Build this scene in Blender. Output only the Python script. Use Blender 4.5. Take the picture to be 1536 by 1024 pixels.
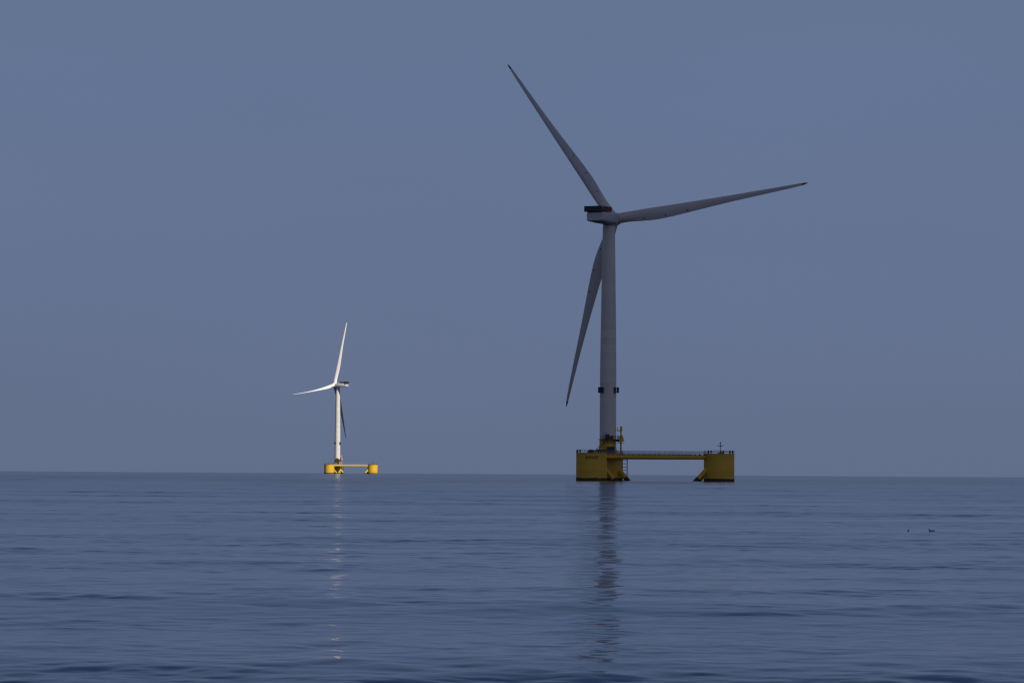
import bpy, math, random
import numpy as np
from mathutils import Vector, Matrix, noise

random.seed(7)
rng = np.random.default_rng(11)
for o in list(bpy.data.objects):
    bpy.data.objects.remove(o)
S = bpy.context.scene
COL = S.collection
R = math.radians

# ------------------------------------------------------------------ camera
FPX, EYE, EARTH = 5490.0, 3.82, 7.4e6          # focal length in photo pixels, eye height, earth radius with refraction
PITCH, ROLL = math.atan((705.2 - 512) / FPX), R(0.34)
fw = Vector((0, math.cos(PITCH), math.sin(PITCH)))
up0 = Vector((0, -math.sin(PITCH), math.cos(PITCH)))
rt = Vector((1, 0, 0)) * math.cos(ROLL) + up0 * math.sin(ROLL)
up = up0 * math.cos(ROLL) - Vector((1, 0, 0)) * math.sin(ROLL)
cd = bpy.data.cameras.new('camera')
cam = bpy.data.objects.new('camera', cd)
COL.objects.link(cam)
cd.sensor_width = 36
cd.lens = FPX / 1536 * 36
cd.clip_start, cd.clip_end = 0.5, 60000
m = Matrix((rt, up, -fw)).transposed().to_4x4()
m.translation = (0, 0, EYE)
cam.matrix_world = m
S.camera = cam

def at(px, py, y):
    d = fw + rt * ((px - 768) / FPX) + up * ((512 - py) / FPX)
    return Vector((0, 0, EYE)) + d * (y / d.y)

def sea(x, y):
    return -(x * x + y * y) / (2 * EARTH)

# ------------------------------------------------------------------ sky, sun, exposure
SUN_EL, SUN_AZ = R(50), R(140)                # azimuth from +Y towards +X: behind the camera, to the right
SKY_STRENGTH, SUN_STRENGTH = 0.075, 5.0
w = bpy.data.worlds.new('World')
S.world = w
w.use_nodes = True
nt = w.node_tree
nt.nodes.clear()
sky = nt.nodes.new('ShaderNodeTexSky')
sky.sky_type = 'NISHITA'
sky.sun_disc = False
sky.sun_elevation = SUN_EL
sky.sun_rotation = SUN_AZ
sky.altitude = 0
sky.air_density, sky.dust_density, sky.ozone_density = 1.0, 1.0, 3.0
tint = nt.nodes.new('ShaderNodeMix')
tint.data_type, tint.blend_type = 'RGBA', 'MULTIPLY'
tint.inputs['Factor'].default_value = 1
tint.inputs['B'].default_value = (0.68, 0.56, 0.60, 1)
nt.links.new(sky.outputs[0], tint.inputs['A'])
# the summer haze layer low in the sky: an even steel blue up to some ten degrees, the clear sky above it
def lin(r, g, b):
    return [((c / 255 + 0.055) / 1.055) ** 2.4 / SKY_STRENGTH for c in (r, g, b)] + [1]
wtc = nt.nodes.new('ShaderNodeTexCoord')
sep = nt.nodes.new('ShaderNodeSeparateXYZ')
nt.links.new(wtc.outputs['Generated'], sep.inputs[0])
mr = nt.nodes.new('ShaderNodeMapRange')
mr.inputs['From Min'].default_value, mr.inputs['From Max'].default_value = 0.0, 0.13
nt.links.new(sep.outputs['Z'], mr.inputs['Value'])
layer = nt.nodes.new('ShaderNodeValToRGB')
cr0 = layer.color_ramp
cr0.elements[0].color = lin(98, 111, 138)
cr0.elements[1].color = lin(98, 116, 149)
for p_, c_ in ((0.25, (100, 114, 143)), (0.55, (101, 116, 147))):
    e_ = cr0.elements.new(p_)
    e_.color = lin(*c_)
nt.links.new(mr.outputs[0], layer.inputs['Fac'])
# faint uneven bands in the haze
bmap = nt.nodes.new('ShaderNodeMapping')
bmap.inputs['Scale'].default_value = (5, 5, 20)
nt.links.new(wtc.outputs['Generated'], bmap.inputs['Vector'])
bn = nt.nodes.new('ShaderNodeTexNoise')
bn.inputs['Scale'].default_value, bn.inputs['Detail'].default_value = 1.0, 4
nt.links.new(bmap.outputs[0], bn.inputs['Vector'])
bv = nt.nodes.new('ShaderNodeMapRange')
bv.inputs['To Min'].default_value, bv.inputs['To Max'].default_value = 0.95, 1.05
nt.links.new(bn.outputs['Fac'], bv.inputs['Value'])
band = nt.nodes.new('ShaderNodeVectorMath')
band.operation = 'SCALE'
nt.links.new(layer.outputs[0], band.inputs[0])
nt.links.new(bv.outputs[0], band.inputs['Scale'])
mf = nt.nodes.new('ShaderNodeMapRange')
mf.interpolation_type = 'SMOOTHSTEP'
mf.inputs['From Min'].default_value, mf.inputs['From Max'].default_value = 0.095, 0.23
nt.links.new(sep.outputs['Z'], mf.inputs['Value'])
mixs = nt.nodes.new('ShaderNodeMix')
mixs.data_type = 'RGBA'
nt.links.new(mf.outputs[0], mixs.inputs['Factor'])
nt.links.new(band.outputs[0], mixs.inputs['A'])
nt.links.new(tint.outputs['Result'], mixs.inputs['B'])
bg = nt.nodes.new('ShaderNodeBackground')
bg.inputs['Strength'].default_value = SKY_STRENGTH
wo = nt.nodes.new('ShaderNodeOutputWorld')
nt.links.new(mixs.outputs['Result'], bg.inputs['Color'])
nt.links.new(bg.outputs[0], wo.inputs['Surface'])

sd = bpy.data.lights.new('sun', 'SUN')
sd.energy, sd.angle, sd.color = SUN_STRENGTH, R(0.5), (1.0, 0.985, 0.96)
sun = bpy.data.objects.new('sun', sd)
COL.objects.link(sun)
SUN_DIR = Vector((math.sin(SUN_AZ) * math.cos(SUN_EL), math.cos(SUN_AZ) * math.cos(SUN_EL), math.sin(SUN_EL)))
sun.rotation_euler = SUN_DIR.to_track_quat('Z', 'Y').to_euler()
sun.location = (300, -300, 600)
S.view_settings.view_transform = 'Standard'
S.view_settings.look = 'None'
S.view_settings.exposure = 0
S.view_settings.gamma = 1
S.view_settings.use_curve_mapping = False
S.render.engine = 'CYCLES'
S.cycles.max_bounces = 6
S.cycles.use_denoising = True
S.cycles.pixel_filter_type = 'BLACKMAN_HARRIS'
S.cycles.filter_width = 1.35

# ------------------------------------------------------------------ materials
def mat(name, col, rough=0.5, metal=0.0, var=0.12, streak=0.0, scale=0.3, streak_col=(0.12, 0.05, 0.02), ior=1.5, plate=0):
    mt = bpy.data.materials.new(name)
    mt.use_nodes = True
    n = mt.node_tree
    b = n.nodes['Principled BSDF']
    b.inputs['Roughness'].default_value = rough
    b.inputs['Metallic'].default_value = metal
    b.inputs['IOR'].default_value = ior
    tc = n.nodes.new('ShaderNodeTexCoord')
    nz = n.nodes.new('ShaderNodeTexNoise')
    nz.inputs['Scale'].default_value = scale
    nz.inputs['Detail'].default_value = 6
    n.links.new(tc.outputs['Object'], nz.inputs['Vector'])
    mx = n.nodes.new('ShaderNodeMix')
    mx.data_type = 'RGBA'
    n.links.new(nz.outputs['Fac'], mx.inputs['Factor'])
    mx.inputs['A'].default_value = (*[c * (1 - var) for c in col], 1)
    mx.inputs['B'].default_value = (*[min(1, c * (1 + var)) for c in col], 1)
    out = mx.outputs['Result']
    if plate:
        sp = n.nodes.new('ShaderNodeSeparateXYZ')
        n.links.new(tc.outputs['Object'], sp.inputs[0])
        dv = n.nodes.new('ShaderNodeMath')
        dv.operation = 'DIVIDE'
        dv.inputs[1].default_value = plate
        n.links.new(sp.outputs['Z'], dv.inputs[0])
        flo = n.nodes.new('ShaderNodeMath')
        flo.operation = 'FLOOR'
        n.links.new(dv.outputs[0], flo.inputs[0])
        wn_ = n.nodes.new('ShaderNodeTexWhiteNoise')
        wn_.noise_dimensions = '1D'
        n.links.new(flo.outputs[0], wn_.inputs['W'])
        pm = n.nodes.new('ShaderNodeMapRange')
        pm.inputs['To Min'].default_value, pm.inputs['To Max'].default_value = 0.94, 1.05
        n.links.new(wn_.outputs['Value'], pm.inputs['Value'])
        sc_ = n.nodes.new('ShaderNodeVectorMath')
        sc_.operation = 'SCALE'
        n.links.new(out, sc_.inputs[0])
        n.links.new(pm.outputs[0], sc_.inputs['Scale'])
        out = sc_.outputs[0]
    if streak:
        mp = n.nodes.new('ShaderNodeMapping')
        mp.inputs['Scale'].default_value = (1.6, 1.6, 0.09)
        n.links.new(tc.outputs['Object'], mp.inputs['Vector'])
        n2 = n.nodes.new('ShaderNodeTexNoise')
        n2.inputs['Scale'].default_value = 1.0
        n2.inputs['Detail'].default_value = 5
        n2.inputs['Roughness'].default_value = 0.65
        n.links.new(mp.outputs[0], n2.inputs['Vector'])
        rp = n.nodes.new('ShaderNodeValToRGB')
        rp.color_ramp.elements[0].position = 0.52
        rp.color_ramp.elements[0].color = (0, 0, 0, 1)
        rp.color_ramp.elements[1].position = 0.78
        rp.color_ramp.elements[1].color = (streak, streak, streak, 1)
        n.links.new(n2.outputs['Fac'], rp.inputs['Fac'])
        m2 = n.nodes.new('ShaderNodeMix')
        m2.data_type = 'RGBA'
        n.links.new(rp.outputs[0], m2.inputs['Factor'])
        n.links.new(out, m2.inputs['A'])
        m2.inputs['B'].default_value = (*streak_col, 1)
        out = m2.outputs['Result']
    n.links.new(out, b.inputs['Base Color'])
    return mt

M = {
    'tower': mat('tower_paint', (0.73, 0.67, 0.58), 0.45, var=0.05, streak=0.12, scale=0.1, streak_col=(0.34, 0.31, 0.3), plate=3.1),
    'blade': mat('blade_gelcoat', (0.73, 0.67, 0.60), 0.4, var=0.05, scale=0.1),
    'nacelle': mat('nacelle_paint', (0.60, 0.59, 0.56), 0.45, var=0.06, streak=0.1, streak_col=(0.3, 0.3, 0.3)),
    'yellow': mat('yellow_paint', (0.77, 0.445, 0.028), 0.5, var=0.07, streak=0.5, streak_col=(0.30, 0.14, 0.04), plate=2.3),
    'growth': mat('marine_growth', (0.05, 0.047, 0.03), 0.85, var=0.5, scale=1.2),
    'steel': mat('dark_steel', (0.05, 0.055, 0.065), 0.5, var=0.3, scale=2),
    'galv': mat('galvanised_steel', (0.30, 0.31, 0.33), 0.5, 0.2, var=0.15, scale=2),
    'cooler': mat('cooler_black', (0.03, 0.035, 0.04), 0.5, var=0.25, scale=1.5),
    'red': mat('red_paint', (0.17, 0.06, 0.06), 0.5, var=0.15, scale=1),
    'white': mat('white_trim', (0.62, 0.6, 0.6), 0.5, var=0.1, scale=1),
    'redbrown': mat('red_oxide', (0.20, 0.06, 0.04), 0.7, var=0.3, scale=0.8),
    'black': mat('black_lettering', (0.02, 0.02, 0.022), 0.6, var=0.1),
    'bird': mat('dark_plumage', (0.008, 0.009, 0.012), 0.9, var=0.3, scale=20),
    'pale': mat('pale_plumage', (0.5, 0.5, 0.5), 0.7, var=0.1, scale=20),
}

# ------------------------------------------------------------------ mesh builder
class MB:
    def __init__(s):
        s.v, s.f = [], []

    def add(s, vs, fs):
        k = len(s.v)
        s.v += [tuple(v) for v in vs]
        s.f += [tuple(i + k for i in f) for f in fs]
        return s

    def box(s, x0, x1, y0, y1, z0, z1, taper=0.0, mtx=None):
        t = taper
        vs = [(x0, y0, z0), (x1, y0, z0), (x1, y1, z0), (x0, y1, z0),
              (x0 + t, y0 + t, z1), (x1 - t, y0 + t, z1), (x1 - t, y1 - t, z1), (x0 + t, y1 - t, z1)]
        if mtx:
            vs = [mtx @ Vector(v) for v in vs]
        return s.add(vs, [(3, 2, 1, 0), (4, 5, 6, 7), (0, 1, 5, 4), (1, 2, 6, 5), (2, 3, 7, 6), (3, 0, 4, 7)])

    def tube(s, pts, r, n=8, caps=True):
        pts = [Vector(p) for p in pts]
        rs = r if isinstance(r, (list, tuple)) else [r] * len(pts)
        vs, fs = [], []
        for i, p in enumerate(pts):
            d = (pts[min(i + 1, len(pts) - 1)] - pts[max(i - 1, 0)]).normalized()
            a = d.cross(Vector((0, 0, 1)) if abs(d.z) < 0.95 else Vector((1, 0, 0))).normalized()
            b = d.cross(a)
            for k in range(n):
                t = 2 * math.pi * k / n
                vs.append(p + (a * math.cos(t) + b * math.sin(t)) * rs[i])
        for i in range(len(pts) - 1):
            for k in range(n):
                q = (k + 1) % n
                fs.append((i * n + k, i * n + q, (i + 1) * n + q, (i + 1) * n + k))
        if caps:
            fs.append(tuple(range(n))[::-1])
            fs.append(tuple((len(pts) - 1) * n + k for k in range(n)))
        return s.add(vs, fs)

    def lathe(s, prof, n=48, cx=0, cy=0, mtx=None):
        vs, fs = [], []
        for (r, z) in prof:
            for k in range(n):
                t = 2 * math.pi * k / n
                v = Vector((cx + r * math.cos(t), cy + r * math.sin(t), z))
                vs.append(mtx @ v if mtx else v)
        for i in range(len(prof) - 1):
            for k in range(n):
                q = (k + 1) % n
                fs.append((i * n + k, i * n + q, (i + 1) * n + q, (i + 1) * n + k))
        fs.append(tuple(range(n))[::-1])
        fs.append(tuple((len(prof) - 1) * n + k for k in range(n)))
        return s.add(vs, fs)

    def ring(s, c, r, z, rad, n=36, a0=0, a1=360):
        full = abs(a1 - a0) >= 360
        pts = [(c[0] + r * math.cos(R(a0 + (a1 - a0) * k / n)), c[1] + r * math.sin(R(a0 + (a1 - a0) * k / n)), z) for k in range(n + 1)]
        return s.tube(pts, rad, 6, not full)

    def build(s, name, material, parent=None, smooth=None, bevel=0.0):
        me = bpy.data.meshes.new(name)
        me.from_pydata(s.v, [], s.f)
        me.validate()
        me.update()
        o = bpy.data.objects.new(name, me)
        COL.objects.link(o)
        me.materials.append(material)
        if parent:
            o.parent = parent
        if smooth:
            me.polygons.foreach_set('use_smooth', [True] * len(me.polygons))
            me.set_sharp_from_angle(angle=R(smooth))
        if bevel:
            b = o.modifiers.new('bevel', 'BEVEL')
            b.width, b.segments, b.limit_method = bevel, 3, 'ANGLE'
        return o

def tag(o, label=None, cat=None, group=None, kind=None):
    for k, v in (('label', label), ('category', cat), ('group', group), ('kind', kind)):
        if v:
            o[k] = v
    return o

# ------------------------------------------------------------------ sea
TAU = 2 * math.pi

def make_sea():
    rr = [1.0]
    while rr[-1] < 16000:
        d = rr[-1]
        if d < 30: st = 0.3
        elif d < 95: st = 0.068
        elif d < 140: st = 0.085
        elif d < 420: st = 0.085 + (d - 140) / 280 * 0.12
        elif d < 1600: st = 0.205 + (d - 420) / 1180 * 0.7
        else: st = d * 0.003
        rr.append(d + st)
    rr = np.array(rr)
    st = np.gradient(rr)
    core = np.arange(-0.17, 0.17001, 0.0011)
    side = 0.17 + np.cumsum(np.geomspace(0.002, 0.35, 40))
    side = side[side < math.pi - 0.05]
    th = np.concatenate([-side[::-1], core, side])
    tst = np.gradient(th)
    nr, nc = len(rr), len(th)
    # wave components: a low swell, wind waves and ripples that all travel roughly towards the camera
    lam = np.concatenate([np.array([44., 33., 26., 21., 17.5, 15.2]), np.geomspace(13, 0.36, 170) * rng.uniform(0.95, 1.05, 170)])
    n = len(lam)
    spread = np.where(lam > 15, 0.35, np.where(lam > 7.0, 0.75, 1.4))
    ang = rng.normal(0, 1, n) * spread + 0.12
    slope = np.where(lam > 15, 0.009, 0)
    small = lam <= 15
    x = np.log(lam[small])
    # slope spectrum per log-wavelength, peaked near 2.5 m
    dens = np.exp(-((x - math.log(1.9)) / 0.95) ** 2) + 0.2
    var = dens / dens.sum() * 0.0305 ** 2
    slope[small] = np.sqrt(2 * var)
    k = TAU / lam
    amp = slope / k
    kx, ky = k * np.sin(ang), k * np.cos(ang)
    ph = rng.uniform(0, TAU, n)
    Z = np.zeros((nr, nc), np.float32)
    X = (rr[:, None] * np.sin(th)[None, :]).astype(np.float64)
    Y = (rr[:, None] * np.cos(th)[None, :]).astype(np.float64)
    # gusts and slicks: long patches in which the ripples are stronger or weaker
    G = np.zeros((nr, nc), np.float32)
    NG = 26
    for l in np.geomspace(5, 150, NG):
        a = rng.normal(0, 0.45)
        G += np.sin((TAU / l * (X * math.sin(a) * 0.5 + Y * math.cos(a)) + rng.uniform(0, TAU)) % TAU).astype(np.float32)
    G *= math.sqrt(2 / NG)
    P = np.exp(0.28 * G - 0.08)
    P *= (1 + 0.5 * np.exp(-(rr / 105) ** 1.8)).astype(np.float32)[:, None]      # the boat's own wash ruffles the near water
    lost = np.zeros((nr, nc), np.float32)
    for i in range(n):
        # leave out a wave where the grid is too coarse to carry it; its slope goes to the roughness
        wr = np.clip((lam[i] / st - 3.0) / 3.0, 0, 1)[:, None]
        lat = rr[:, None] * tst[None, :]
        wl = np.clip((lam[i] / max(abs(math.sin(ang[i])), 0.12) / lat - 2.5) / 3.0, 0, 1)
        wgt = (wr * wl).astype(np.float32)
        mod = P if lam[i] < 18 else 1.0
        lost += (slope[i] ** 2 / 2) * (1 - wgt ** 2) * (mod ** 2)
        rows = np.where(wgt.max(1) > 0)[0]
        if len(rows) == 0:
            continue
        r1 = rows.max() + 1
        arg = (kx[i] * X[:r1] + ky[i] * Y[:r1] + ph[i]) % TAU
        h = np.sin(arg.astype(np.float32))
        if lam[i] < 15:
            h += 0.15 * np.sin(2 * arg.astype(np.float32) + 0.6)      # steeper fronts towards the boat, long backs
        Z[:r1] += (amp[i] * wgt[:r1]) * h * (mod[:r1] if lam[i] < 18 else 1.0)
    Zt = Z - (X * X + Y * Y) / (2 * EARTH)
    co = np.stack([X, Y, Zt], -1).reshape(-1, 3).astype(np.float32)
    idx = np.arange(nr * nc).reshape(nr, nc)
    q = np.stack([idx[:-1, :-1], idx[:-1, 1:], idx[1:, 1:], idx[1:, :-1]], -1).reshape(-1, 4)[:, ::-1]
    # close the circle behind the camera and the disc under it
    back = np.stack([idx[:-1, -1], idx[:-1, 0], idx[1:, 0], idx[1:, -1]], -1)[:, ::-1]
    q = np.concatenate([q, back])
    nq = len(q)
    loops = np.concatenate([q.ravel(), idx[0, ::-1]]).astype(np.int32)
    me = bpy.data.meshes.new('sea')
    me.vertices.add(len(co))
    me.vertices.foreach_set('co', co.ravel())
    me.loops.add(len(loops))
    me.loops.foreach_set('vertex_index', loops)
    me.polygons.add(nq + 1)
    me.polygons.foreach_set('loop_start', np.concatenate([np.arange(nq) * 4, [nq * 4]]).astype(np.int32))
    me.polygons.foreach_set('use_smooth', np.ones(nq + 1, bool))
    at_ = me.attributes.new('ripple', 'FLOAT', 'POINT')
    at_.data.foreach_set('value', np.sqrt(np.sqrt(0.25 * lost + 2e-5)).ravel().astype(np.float32))
    me.update(calc_edges=True)
    o = bpy.data.objects.new('sea', me)
    COL.objects.link(o)
    tag(o, 'calm dark blue sea with low ripples reaching to the horizon', 'water', kind='structure')
    mt = bpy.data.materials.new('sea_water')
    mt.use_nodes = True
    nn = mt.node_tree
    b = nn.nodes['Principled BSDF']
    b.inputs['Base Color'].default_value = (0.001, 0.011, 0.036, 1)
    b.inputs['IOR'].default_value = 1.11
    a = nn.nodes.new('ShaderNodeAttribute')
    a.attribute_name = 'ripple'
    nn.links.new(a.outputs['Fac'], b.inputs['Roughness'])
    me.materials.append(mt)
    return o

make_sea()

# ------------------------------------------------------------------ a cumulus up-sun, above and to the right of the picture; it shades the near turbine
def make_cloud(centre, rx, rz):
    import bmesh
    bm = bmesh.new()
    bmesh.ops.create_icosphere(bm, subdivisions=6, radius=1)
    for v in bm.verts:
        d = v.co.normalized()
        b = 1 + 0.28 * noise.noise(d * 1.7 + Vector((3, 1, 5)))
        for f, a in ((2.6, 0.26), (5.5, 0.13), (11, 0.06), (23, 0.03)):
            b += a * (1 - 2 * abs(noise.noise(d * f + Vector((f, 2, 7)))))
        p = d * b
        p.z = p.z * 0.25 if p.z < 0 else p.z
        v.co = Vector((p.x * rx, p.y * rx, p.z * rz))
    me = bpy.data.meshes.new('cloud')
    bm.to_mesh(me)
    bm.free()
    me.polygons.foreach_set('use_smooth', [True] * len(me.polygons))
    o = bpy.data.objects.new('cloud', me)
    COL.objects.link(o)
    o.location = centre
    me.materials.append(mat('cloud_white', (0.85, 0.85, 0.86), 1.0, var=0.03))
    return tag(o, 'white cumulus cloud high above the right of the picture', 'cloud', kind='structure')

_t = (900 - 60) / SUN_DIR.z
make_cloud(Vector((60, 1470, 60)) + SUN_DIR * _t, 300, 260)

# ------------------------------------------------------------------ floating wind turbine
SIDE, ZD, RC, HUB = 55.5, 11.2, 6.1, 107.6
A = Vector((0, -SIDE, 0))
B = Vector((SIDE * math.sin(R(60)), -SIDE * math.cos(R(60)), 0))
C = Vector((0, 0, 0))

def railing(path, z, h=1.15, step=1.5, closed=False, mid=True, rad=0.05):
    mb = MB()
    P = [Vector(p) for p in path]
    if closed:
        P = P + [P[0]]
    for a, b in zip(P[:-1], P[1:]):
        L = (b - a).length
        n = max(1, round(L / step))
        for k in range(n):
            p = a.lerp(b, k / n)
            mb.tube([(p.x, p.y, z), (p.x, p.y, z + h)], rad, 5)
    for hh in ((h, h * 0.52) if mid else (h,)):
        mb.tube([(p.x, p.y, z + hh) for p in P], rad, 5)
    return mb

def circle(c, r, n, a0=0, a1=360):
    return [(c[0] + r * math.cos(R(a0 + (a1 - a0) * k / n)), c[1] + r * math.sin(R(a0 + (a1 - a0) * k / n)), 0) for k in range(n if a1 - a0 >= 360 else n + 1)]

def bollard(c, z, par, name='mooring_bollard', s=1.0):
    mb = MB()
    for dx in (-0.45 * s, 0.45 * s):
        mb.lathe([(0.3 * s, z), (0.24 * s, z + 0.15 * s), (0.24 * s, z + 0.75 * s), (0.34 * s, z + 0.85 * s), (0.34 * s, z + 1.0 * s), (0.2 * s, z + 1.05 * s)], 10, c[0] + dx, c[1])
    mb.box(c[0] - 0.85 * s, c[0] + 0.85 * s, c[1] - 0.4 * s, c[1] + 0.4 * s, z - 0.02, z + 0.1)
    return mb.build(name, M['steel'], par, 40)

def column(c, root):
    prof = [(RC, -3), (RC, ZD - 0.02), (RC - 0.05, ZD)]
    col = MB().lathe(prof, 72, c.x, c.y).build('column', M['yellow'], root, 40)
    wb = MB().lathe([(RC + 0.02, -3), (RC + 0.05, 0.6), (RC + 0.07, 1.05), (RC + 0.02, 1.4)], 72, c.x, c.y)
    for k in range(72):
        dz = 0.32 * noise.noise(Vector((k * 0.23, c.x, c.y)) * 1.3) + random.uniform(-0.1, 0.1)
        for j in (2, 3):
            v = wb.v[j * 72 + k]
            wb.v[j * 72 + k] = (v[0], v[1], v[2] + dz)
    wb.build('waterline_band', M['growth'], col, 40)
    MB().lathe([(RC + 0.16, ZD + 0.003), (RC + 0.16, ZD + 0.14), (RC + 0.1, ZD + 0.16)], 72, c.x, c.y).build('deck_edge', M['yellow'], col, 40)
    railing(circle(c, RC - 0.05, 20), ZD + 0.16, 1.15, 1.3, True).build('railing', M['steel'], col)
    return col

def text_on_column(body, c, ang, zmid, height, width, parent):
    cu = bpy.data.curves.new('lettering', 'FONT')
    cu.body = body
    cu.align_x, cu.align_y = 'CENTER', 'CENTER'
    cu.extrude = 0.0
    cu.offset = 0.02
    t = bpy.data.objects.new('lettering_curve', cu)
    COL.objects.link(t)
    bpy.context.view_layer.update()
    me = bpy.data.meshes.new_from_object(t.evaluated_get(bpy.context.evaluated_depsgraph_get()))
    bpy.data.objects.remove(t)
    bpy.data.curves.remove(cu)
    xs = [v.co.x for v in me.vertices]
    ys = [v.co.y for v in me.vertices]
    sx, sy = width / (max(xs) - min(xs)), height / (max(ys) - min(ys))
    mx, my = (max(xs) + min(xs)) / 2, (max(ys) + min(ys)) / 2
    r = RC + 0.03
    for v in me.vertices:
        t_ = ang + (v.co.x - mx) * sx / r
        v.co = Vector((c.x + r * math.cos(t_), c.y + r * math.sin(t_), zmid + (v.co.y - my) * sy))
    me.name = 'lettering'
    o = bpy.data.objects.new('lettering', me)
    COL.objects.link(o)
    me.materials.clear()
    me.materials.append(M['black'])
    o.parent = parent
    return o

def make_blade(root):
    L = 84.0
    st_ = [  # r, chord, thickness ratio, twist deg, pitch-axis position along the chord
        (2.2, 4.2, 1.0, 14, 0.5), (5.0, 4.2, 1.0, 14, 0.5), (8.0, 4.35, 0.84, 14, 0.46), (12.0, 4.85, 0.62, 13, 0.4),
        (16.0, 5.2, 0.48, 11.5, 0.36), (20.0, 5.25, 0.4, 10, 0.33), (26.0, 4.85, 0.33, 8, 0.31), (33.0, 4.25, 0.29, 6, 0.3),
        (42.0, 3.4, 0.26, 4, 0.3), (52.0, 2.65, 0.24, 2.5, 0.3), (62.0, 2.1, 0.22, 1.2, 0.3), (72.0, 1.6, 0.2, 0.3, 0.31),
        (78.0, 1.25, 0.2, 0, 0.33), (81.5, 0.95, 0.2, 0, 0.36)]
    tip_ = [(81.5, 0.95, 0.2, 0, 0.36), (83.0, 0.66, 0.2, 0, 0.42), (83.8, 0.32, 0.22, 0, 0.5), (84.0, 0.08, 0.25, 0, 0.5)]
    NS = 28

    def pt(stn, t):
        r, ch, tr, tw, ax = stn
        bl = max(0.0, min(1.0, (1.0 - tr) / 0.5))
        c_ = math.cos(t)
        xc = 0.5 - 0.5 * c_                             # leading edge at t = 0
        yt_e = 0.5 * math.sin(t)
        sq = math.sqrt(max(xc, 0))
        naca = 5 * (0.2969 * sq - 0.126 * xc - 0.3516 * xc ** 2 + 0.2843 * xc ** 3 - 0.1036 * xc ** 4)
        yt_a = naca * (1 if math.sin(t) >= 0 else -1)
        yt = (yt_e * (1 - bl) + yt_a * bl) * tr - 0.02 * bl * math.sin(math.pi * xc)
        x, y = (xc - ax) * ch, yt * ch
        a = -R(tw)
        x, y = x * math.cos(a) - y * math.sin(a), x * math.sin(a) + y * math.cos(a)
        bend = 4.0 * (r / L) ** 2.2
        return Vector((x, y + bend, r * 1.006))

    def skin(sts):
        mb = MB()
        fine = []
        for i in range(len(sts) - 1):
            for k in range(4):
                u = k / 4
                fine.append(tuple(a * (1 - u) + b * u for a, b in zip(sts[i], sts[i + 1])))
        fine.append(sts[-1])
        vs = [pt(s_, TAU * k / NS) for s_ in fine for k in range(NS)]
        fs = []
        for i in range(len(fine) - 1):
            for k in range(NS):
                q = (k + 1) % NS
                fs.append((i * NS + k, i * NS + q, (i + 1) * NS + q, (i + 1) * NS + k))
        fs.append(tuple(range(NS))[::-1])
        fs.append(tuple((len(fine) - 1) * NS + k for k in range(NS)))
        return mb.add(vs, fs)
    bl = skin(st_).build('blade', M['blade'], root, 50)
    MB.build(skin(tip_), 'blade_tip', M['red'], bl, 50)
    for r in (13.5, 23.0, 32.5):
        for i in range(len(st_) - 1):
            if st_[i][0] <= r <= st_[i + 1][0]:
                u = (r - st_[i][0]) / (st_[i + 1][0] - st_[i][0])
                s_ = tuple(a * (1 - u) + b * u for a, b in zip(st_[i], st_[i + 1]))
        p = pt(s_, TAU - 2.15)                           # on the downwind face, towards the trailing edge
        q = pt(s_, 2.15)
        n_ = (p - q).normalized()
        MB().tube([p - n_ * 0.1, p + n_ * 0.05], 0.32, 12).build('lightning_receptor', M['black'], bl, 40)
    return bl

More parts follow.
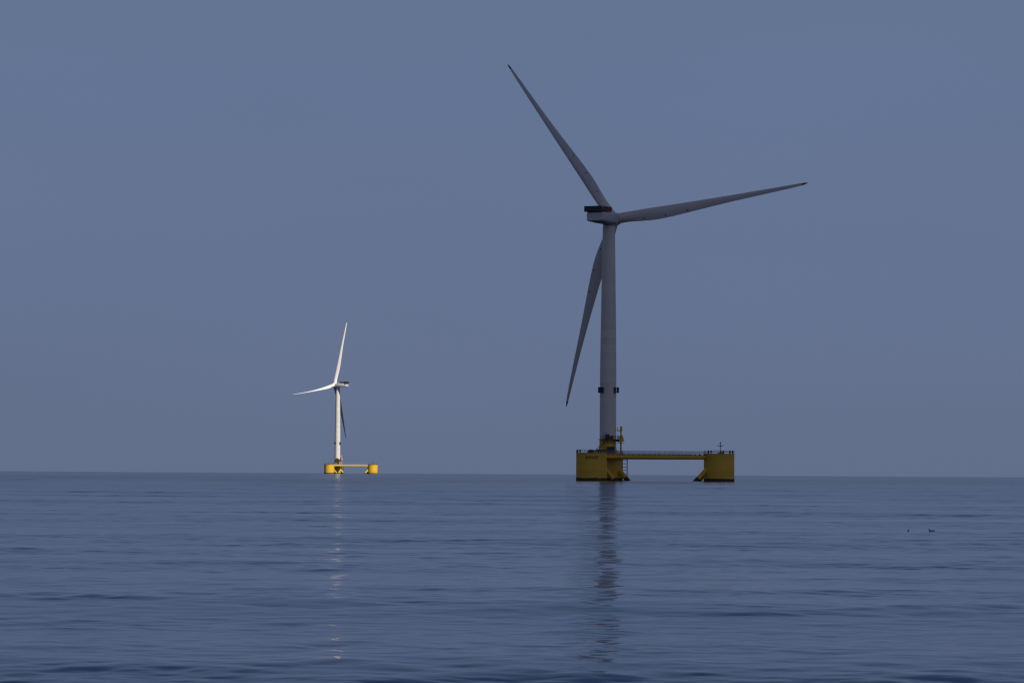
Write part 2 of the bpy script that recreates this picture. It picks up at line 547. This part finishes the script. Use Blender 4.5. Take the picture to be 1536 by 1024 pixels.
def make_turbine():
    root = bpy.data.objects.new('floating_wind_turbine', None)
    COL.objects.link(root)
    # --- floater
    ca, cb, cc = column(A, root), column(B, root), column(C, root)
    text_on_column('KIN-03', A, R(-90) + R(8.5), 9.45, 1.25, 5.0, ca)
    for (p, q) in ((A, B), (B, C), (A, C)):
        d = (q - p).normalized()
        n_ = Vector((-d.y, d.x, 0))
        a, b = p + d * (RC - 0.25), q - d * (RC - 0.25)
        main = MB().tube([(a.x, a.y, 9.8), (b.x, b.y, 9.8)], 0.85, 24).build('beam', M['yellow'], root, 40)
        for s_ in (1, -1):                               # diagonal braces run down to the sunken lower beam
            e = p if s_ > 0 else q
            f0 = e + d * s_ * (RC - 0.6)
            top, wl, bot = [f0 + d * s_ * t + Vector((0, 0, 4.9 - t * 0.98)) for t in (0, 3.7, 8.0)]
            br = MB().tube([top, bot], 0.95, 20).build('brace', M['yellow'], root, 40)
            MB().tube([wl, bot], 0.985, 20).build('waterline_band', M['growth'], br, 40)
        wk = MB()
        a2, b2 = p + d * (RC - 0.9), q - d * (RC - 0.9)
        ang = math.atan2(d.y, d.x)
        mt = Matrix.Translation((a2.x, a2.y, 0)) @ Matrix.Rotation(ang, 4, 'Z')
        Lw = (b2 - a2).length
        wk.box(0.85, Lw - 0.85, -0.75, 0.75, 10.92, 11.04, 0, mt)
        k = 2.0
        while k < Lw - 1:
            wk.box(k - 0.06, k + 0.06, -0.7, 0.7, 10.55, 10.918, 0, mt)
            k += 2.2
        wko = wk.build('walkway', M['galv'], root)
        rl = MB()
        for s_ in (1, -1):
            o_ = n_ * 0.72 * s_
            c0, c1 = a2 + d * 0.95 + o_, b2 - d * 0.95 + o_
            sub = railing([c0, c1], 10.75, 1.45, 0.95, rad=0.045)
            rl.add(sub.v, sub.f)
        rl.build('railing', M['galv'], wko)
    sdk = MB().box(-5.6, 7.3, -13.5, -5.2, 10.35, 10.6).build('service_deck', M['galv'], root)
    for k in range(6):
        y_ = -13.0 + k * 1.4
        MB().box(-5.5, 7.2, y_ - 0.1, y_ + 0.1, 9.95, 10.347).build('deck_beam', M['yellow'], sdk)
    railing([(-5.5, -13.4, 0), (7.2, -13.4, 0), (7.2, -5.6, 0)], 10.6, 1.5, 1.3).build('railing', M['galv'], sdk)
    # --- tower
    tw = MB().lathe([(3.36, 16.9), (3.36, 38), (3.34, 45), (3.18, 60), (2.86, 82), (2.5, 104.6)], 64).build('tower', M['tower'], root, 60)
    for z, r in ((44.4, 3.345), (72.6, 2.995)):
        MB().lathe([(r + 0.0, z - 0.14), (r + 0.035, z - 0.12), (r + 0.035, z + 0.12), (r, z + 0.14)], 64).build('flange_ring', M['tower'], tw, 40)
    # two dark marker boxes held off the tower shaft on brackets
    for (x0, x1, y0, y1) in ((-3.85, -2.72, -2.6, -1.5), (-2.6, -1.45, -3.45, -2.7), (3.72, 4.6, -1.9, -0.7), (2.75, 3.45, -2.5, -1.6)):
        cx_, cy_ = (x0 + x1) / 2, (y0 + y1) / 2
        mb = MB().box(x0, x1, y0, y1, 36.1, 38.4).box(x0 - 0.04, x1 + 0.04, y0 - 0.04, y1 + 0.04, 38.2, 38.46)
        mb.tube([(cx_ * 0.82, cy_ * 0.82, 36.5), (cx_, cy_, 36.5)], 0.12, 6).tube([(cx_ * 0.82, cy_ * 0.82, 37.9), (cx_, cy_, 37.9)], 0.12, 6)
        mb.build('marker_box', M['cooler'], tw, bevel=0.05)
    # --- yellow foot of the tower, its access platform and gear
    foot = MB().lathe([(4.15, ZD), (4.15, ZD + 0.5), (3.62, ZD + 1.9), (3.46, ZD + 2.6), (3.44, 16.6), (3.5, 16.62), (3.5, 16.9), (3.3, 16.92)], 64).build('tower_foot', M['yellow'], root, 35)
    pf = MB()
    pf.lathe([(5.0, 17.0), (5.0, 17.14)], 40, 0.9, -0.5)
    pfo = pf.build('access_platform', M['steel'], root, 40)
    rr_ = railing(circle((0.9, -0.5), 4.9, 22, -130, 60), 17.14, 1.2, 1.2, rad=0.06)
    for a in (-95, -70, -40, -10, 25):
        p = Vector((0.9 + 4.5 * math.cos(R(a)), -0.5 + 4.5 * math.sin(R(a)), 0))
        rr_.tube([(p.x, p.y, 17.0), (p.x * 0.74, p.y * 0.74, 15.4)], 0.09, 6)
    rr_.build('railing', M['steel'], pfo)
    MB().box(-0.5, 1.1, -4.6, -3.8, 17.15, 19.2).build('equipment_cabinet', M['steel'], pfo, bevel=0.04)
    MB().box(1.5, 2.6, -4.2, -3.2, 17.15, 18.6).build('equipment_cabinet', M['steel'], pfo, bevel=0.04)
    MB().tube([(-1.2, -4.4, 17.14), (-1.2, -4.4, 19.8), (0.4, -4.4, 19.8)], 0.09, 6).build('cable_hoop', M['steel'], pfo)
    MB().tube([(4.3, -1.8, 16.5), (4.3, -1.8, 19.0)], 0.16, 6).box(3.7, 4.9, -2.3, -1.5, 16.2, 16.98).build('cable_pulley', M['steel'], pfo)
    st = MB()                                            # stair from the deck up to the access platform
    for k in range(18):
        st.box(-4.55 + k * 0.27, -4.2 + k * 0.27, -5.4, -4.5, ZD + 0.25 + k * 0.325, ZD + 0.3 + k * 0.325)
    for y_ in (-5.42, -4.48):
        st.tube([(-4.6, y_, ZD + 0.15), (0.3, y_, 17.0)], 0.09, 6)
        st.tube([(-4.6, y_, ZD + 1.2), (0.3, y_, 18.0)], 0.06, 6)
        for k in range(0, 18, 3):
            st.tube([(-4.5 + k * 0.27, y_, ZD + 0.2 + k * 0.325), (-4.5 + k * 0.27, y_, ZD + 1.25 + k * 0.325)], 0.05, 6)
    st.build('stair', M['steel'], root)
    MB().box(0.2, 3.35, -5.3, -4.0, ZD + 0.01, ZD + 2.75).box(0.1, 3.45, -5.4, -3.9, ZD + 2.75, ZD + 2.9).build('switchgear_cabinet', M['cooler'], root, bevel=0.05)
    MB().box(-4.3, -0.2, -5.2, -4.25, ZD + 0.01, ZD + 1.6).box(-3.6, -2.2, -5.35, -5.2, ZD + 0.3, ZD + 1.3).build('winch_housing', M['redbrown'], root, bevel=0.06)
    MB().tube([(3.75, -4.3, ZD), (3.75, -4.3, 16.2)], 0.13, 8).build('cable_riser', M['white'], root, 40)
    # --- davit crane beside the tower
    cr = MB().tube([(5.55, -1.5, ZD), (5.55, -1.5, 21.1)], [0.42, 0.3], 12).lathe([(0.62, ZD), (0.62, ZD + 0.35), (0.4, ZD + 0.5)], 14, 5.55, -1.5)
    cro = cr.build('davit_crane', M['yellow'], root, 40)
    MB().box(5.0, 6.4, -2.1, -0.9, 16.2, 18.9, 0.12).tube([(6.4, -1.5, 16.2), (6.4, -1.5, 17.9)], 0.3, 8).build('slewing_house', M['yellow'], cro, bevel=0.06)
    MB().box(5.15, 6.1, -1.9, -1.1, 20.6, 22.5, 0.1).box(3.9, 5.2, -1.68, -1.32, 20.5, 20.9).tube([(4.05, -1.5, 20.7), (4.05, -1.5, 22.1)], 0.14, 6).build('jib_head', M['yellow'], cro, bevel=0.04)
    MB().tube([(6.5, -1.5, 16.6), (7.0, -1.5, 16.0)], 0.08, 6).tube([(4.6, -1.5, 16.0), (5.2, -1.5, 16.3)], 0.1, 6).box(4.5, 6.9, -2.2, -0.8, 15.6, 15.75).build('crane_platform', M['steel'], cro)
    # --- boat landing on the tower column
    bl = MB()
    for x in (6.25, 8.15):
        bl.tube([(x, -1.2, -1.5), (x, -1.2, 9.0 if x > 7 else 10.9)], 0.17 if x > 7 else 0.12, 8)
    bl.tube([(8.15, -1.2, 8.9), (7.2, -1.2, 10.2), (6.2, -1.2, 10.6)], 0.17, 8)
    for k in range(8):
        bl.tube([(6.0, -1.2, 0.4 + k * 1.36), (8.2, -1.2, 0.4 + k * 1.36)], 0.13, 6)
    blo = bl.build('boat_landing', M['steel'], root, 40)
    MB().box(6.9, 8.6, -2.0, -0.5, -0.6, 1.0, 0.2).build('fender', M['black'], blo, bevel=0.1)
    # --- deck gear on the other columns
    tn = math.cos(R(8))
    for c, col, spots in ((A, ca, ((-4.9, -2.0), (0.2, -4.2), (3.6, -3.4))), (B, cb, ((-3.4, -4.2), (1.6, -4.6), (5.0, -2.0)))):
        for (dx, dy) in spots:
            bollard((c.x + dx, c.y + dy), ZD + 0.02, col, s=1.15)
    wn = MB().box(-1.6, 1.0, -56.9, -55.2, ZD + 0.01, ZD + 0.9, 0.1).tube([(-1.0, -57.4, ZD + 0.8), (0.5, -57.4, ZD + 0.8)], 0.5, 14)
    wn.build('mooring_winch', M['steel'], ca, 40)
    x, y = B.x + 0.55, B.y - 1.0
    ms = MB().tube([(x, y, ZD), (x, y, ZD + 4.3)], [0.18, 0.1], 8).tube([(x - 0.95, y, ZD + 3.25), (x + 0.95, y, ZD + 3.25)], 0.07, 6)
    ms.lathe([(0.25, ZD + 4.2), (0.32, ZD + 4.3), (0.32, ZD + 4.6), (0.15, ZD + 4.75)], 10, x, y).box(x - 0.26, x + 0.26, y - 0.25, y + 0.25, ZD + 2.95, ZD + 3.6)
    ms.box(x - 1.15, x + 1.3, y - 0.6, y + 0.6, ZD + 0.01, ZD + 0.55, 0.1)
    for dx in (-1.0, 1.0):
        ms.lathe([(0.18, ZD + 3.2), (0.18, ZD + 3.65)], 8, x + dx, y)
    ms.build('navigation_mast', M['steel'], root, 40)
    # --- nacelle (its own frame: +Y towards the hub, origin on the tower axis at hub height)
    nc = MB()
    W = 3.75
    prof = []
    for y_, zb, zt, wd in ((-12.8, -1.5, 1.7, 3.5), (-12.3, -1.8, 2.05, 3.85), (-6.0, -2.15, 2.1, 3.95), (0.9, -2.25, 2.1, 3.95), (1.9, -2.1, 1.95, 3.4), (2.3, -1.9, 1.8, 2.7)):
        ring_ = []
        cr_ = 0.55
        zc, hz = (zb + zt) / 2, (zt - zb) / 2
        for k in range(32):
            t = TAU * (k + 0.5) / 32
            e = 0.3
            cx_, sz_ = math.cos(t), math.sin(t)
            ring_.append((wd * math.copysign(abs(cx_) ** e, cx_), y_, zc + hz * math.copysign(abs(sz_) ** e, sz_)))
        prof.append(ring_)
    vs = [v for r_ in prof for v in r_]
    fs = []
    for i in range(len(prof) - 1):
        for k in range(32):
            q = (k + 1) % 32
            fs.append((i * 32 + k, (i + 1) * 32 + k, (i + 1) * 32 + q, i * 32 + q))
    fs.append(tuple(range(32)))
    fs.append(tuple((len(prof) - 1) * 32 + k for k in range(32))[::-1])
    nc.add(vs, fs)
    nc.lathe([(2.5, -2.75), (2.6, -2.6), (2.6, -2.1)], 48)
    nac = nc.build('nacelle', M['nacelle'], root, 40)
    cl = MB().box(-4.4, 3.3, -13.6, -12.2, 2.1, 4.35)
    for k in range(5):
        cl.box(-4.4 + k * 1.875, -4.2 + k * 1.875, -13.68, -13.59, 2.05, 4.4)
    cl.box(-3.4, 3.0, -12.9, -12.3, 1.75, 2.15)
    cl.build('cooler', M['cooler'], nac, bevel=0.05)
    hp = MB().box(-3.7, 3.7, -12.1, -4.8, 2.4, 2.6)
    for x in (-3.4, 3.4):
        for y_ in (-11.5, -8.5, -5.3):
            hp.box(x - 0.12, x + 0.12, y_ - 0.12, y_ + 0.12, 1.9, 2.41)
    hpo = hp.build('hoist_platform', M['red'], nac)
    pr = [(-3.65, -12.0), (-3.65, -4.9), (3.65, -4.9), (3.65, -12.0)]
    fn = MB()
    for (a, b) in zip(pr[:-1], pr[1:]):
        L = math.hypot(b[0] - a[0], b[1] - a[1])
        n = round(L / 0.42)
        for k in range(n + 1):
            x, y_ = a[0] + (b[0] - a[0]) * k / n, a[1] + (b[1] - a[1]) * k / n
            fn.box(x - 0.1, x + 0.1, y_ - 0.1, y_ + 0.1, 2.601, 4.2)
        fn.tube([(a[0], a[1], 4.22), (b[0], b[1], 4.22)], 0.12, 6).tube([(a[0], a[1], 3.4), (b[0], b[1], 3.4)], 0.1, 6)
    fn.build('hoist_railing', M['red'], hpo)
    MB().tube([(2.6, -3.0, 2.4), (2.6, -3.0, 4.7)], 0.09, 6).tube([(2.2, -3.0, 4.4), (3.0, -3.0, 4.4)], 0.07, 6).build('wind_sensor_mast', M['white'], nac)
    # --- hub (frame: +Y along the rotor axis)
    rot = Matrix.Rotation(R(-90), 4, 'X')                # lathe axis Z -> +Y
    hub = MB().lathe([(2.5, -2.3), (2.75, -2.0), (2.85, -0.6), (2.85, 0.8), (2.6, 2.0), (1.9, 3.0), (0.9, 3.6), (0.1, 3.75)], 40, mtx=rot).build('hub', M['blade'], root, 40)
    for k in range(3):
        make_blade(root)
    return root

def set_rotor(root, head, az0, pitch, cone):
    """turn nacelle, hub and blades of one turbine; head is the yaw in the turbine's own frame"""
    yawm = Matrix.Rotation(-head, 4, 'Z')
    up_ = Matrix.Translation((0, 0, HUB))
    tilt = Matrix.Rotation(R(6), 4, 'X')
    n_ = 0
    for ch in root.children:
        base = ch.name.split('.')[0]
        if base == 'nacelle':
            ch.matrix_local = up_ @ yawm
        elif base in ('hub', 'blade'):
            hubm = up_ @ yawm @ Matrix.Translation((0, 4.6, 0.0)) @ tilt
            if base == 'hub':
                ch.matrix_local = hubm
            else:
                az = az0 + n_ * TAU / 3
                n_ += 1
                r_ = Vector((math.cos(az), 0, math.sin(az)))
                t_ = Vector((-math.sin(az), 0, math.cos(az)))
                bm_ = Matrix((-t_, Vector((0, 1, 0)), r_)).transposed().to_4x4()
                ch.matrix_local = hubm @ bm_ @ Matrix.Rotation(-cone, 4, 'X') @ Matrix.Rotation(-pitch, 4, 'Z')

def copy_tree(o, parent=None, skip=()):
    c = o.copy()
    COL.objects.link(c)
    if parent:
        c.parent = parent
    for ch in o.children:
        if ch.name.split('.')[0] not in skip:
            copy_tree(ch, c, skip)
    return c

near = make_turbine()
far = copy_tree(near, skip=('lettering', 'lightning_receptor'))
GROUP = 'floating wind turbines at sea'
tag(near, 'large grey floating wind turbine in shade on a dull yellow three-column platform', 'wind turbine', GROUP)
tag(far, 'small distant sunlit white wind turbine on a bright yellow floating platform', 'wind turbine', GROUP)

def place(root, px, dist, alpha, yaw, az, pitch, cone):
    x = at(px, 712, dist).x
    root.location = (x, dist, sea(x, dist) - 0.2)
    root.rotation_euler = (0, 0, -alpha)
    set_rotor(root, yaw - alpha, az, pitch, cone)

place(near, 911.5, 1500, R(8.1), R(28.6), R(8.3), R(2), R(4))
place(far, 505.9, 4450, R(7.3), R(-62.0), R(192.3), R(90), R(6))

# ------------------------------------------------------------------ two seabirds on the water
def make_bird(name, loc, head_dir, s, label):
    root = bpy.data.objects.new(name, None)
    COL.objects.link(root)
    root.location = loc
    root.rotation_euler = (0, 0, head_dir)
    root.scale = (s, s, s)
    tag(root, label, 'bird', 'seabirds resting on the water')
    secs = [(-0.27, 0.035, 0.008, 0.006), (-0.2, 0.035, 0.035, 0.02), (-0.1, 0.04, 0.075, 0.05), (0.0, 0.035, 0.085, 0.06), (0.1, 0.045, 0.075, 0.058),
            (0.155, 0.08, 0.05, 0.05), (0.17, 0.125, 0.034, 0.034), (0.18, 0.16, 0.03, 0.03), (0.2, 0.185, 0.032, 0.03), (0.235, 0.188, 0.022, 0.022), (0.25, 0.186, 0.01, 0.01)]
    mb = MB()
    n = 14
    vs, fs = [], []
    for i, (x, z, wy, hz) in enumerate(secs):
        a = secs[max(i - 1, 0)]
        b = secs[min(i + 1, len(secs) - 1)]
        d = Vector((b[0] - a[0], 0, b[1] - a[1])).normalized()
        u = Vector((-d.z, 0, d.x))
        for k in range(n):
            t = TAU * k / n
            vs.append(Vector((x, 0, z)) + Vector((0, 1, 0)) * wy * math.cos(t) + u * hz * math.sin(t))
    for i in range(len(secs) - 1):
        for k in range(n):
            q = (k + 1) % n
            fs.append((i * n + k, i * n + q, (i + 1) * n + q, (i + 1) * n + k))
    fs += [tuple(range(n))[::-1], tuple((len(secs) - 1) * n + k for k in range(n))]
    mb.add(vs, fs).build('body', M['bird'], root, 70)
    MB().tube([(0.245, 0, 0.187), (0.275, 0, 0.184), (0.31, 0, 0.178)], [0.013, 0.009, 0.003], 8).build('bill', M['black'], root, 60)
    for sy in (1, -1):
        MB().add([(0.08, sy * 0.07, 0.07), (-0.06, sy * 0.088, 0.075), (-0.24, sy * 0.03, 0.06), (-0.1, sy * 0.06, 0.1), (0.06, sy * 0.055, 0.1),
                  (0.08, sy * 0.062, 0.07), (-0.06, sy * 0.078, 0.07), (-0.24, sy * 0.02, 0.055)],
                 [(0, 1, 3, 4), (1, 2, 3), (5, 4, 3, 6), (6, 3, 7), (0, 5, 6, 1), (1, 6, 7, 2), (0, 4, 5), (2, 7, 3)]).build('wing', M['bird'], root, 60)
    return root

for px, py, hd, s, lab in ((1397.5, 797.5, R(172), 0.9, 'dark seabird on the water with raised head, the right-hand larger one'),
                           (1362.5, 796.5, R(80), 0.7, 'small dark seabird seen end-on, left of the larger bird')):
    dist = 240.0
    p = at(px, py, dist)
    make_bird('seabird', (p.x, dist, 0.0), hd, s, lab)
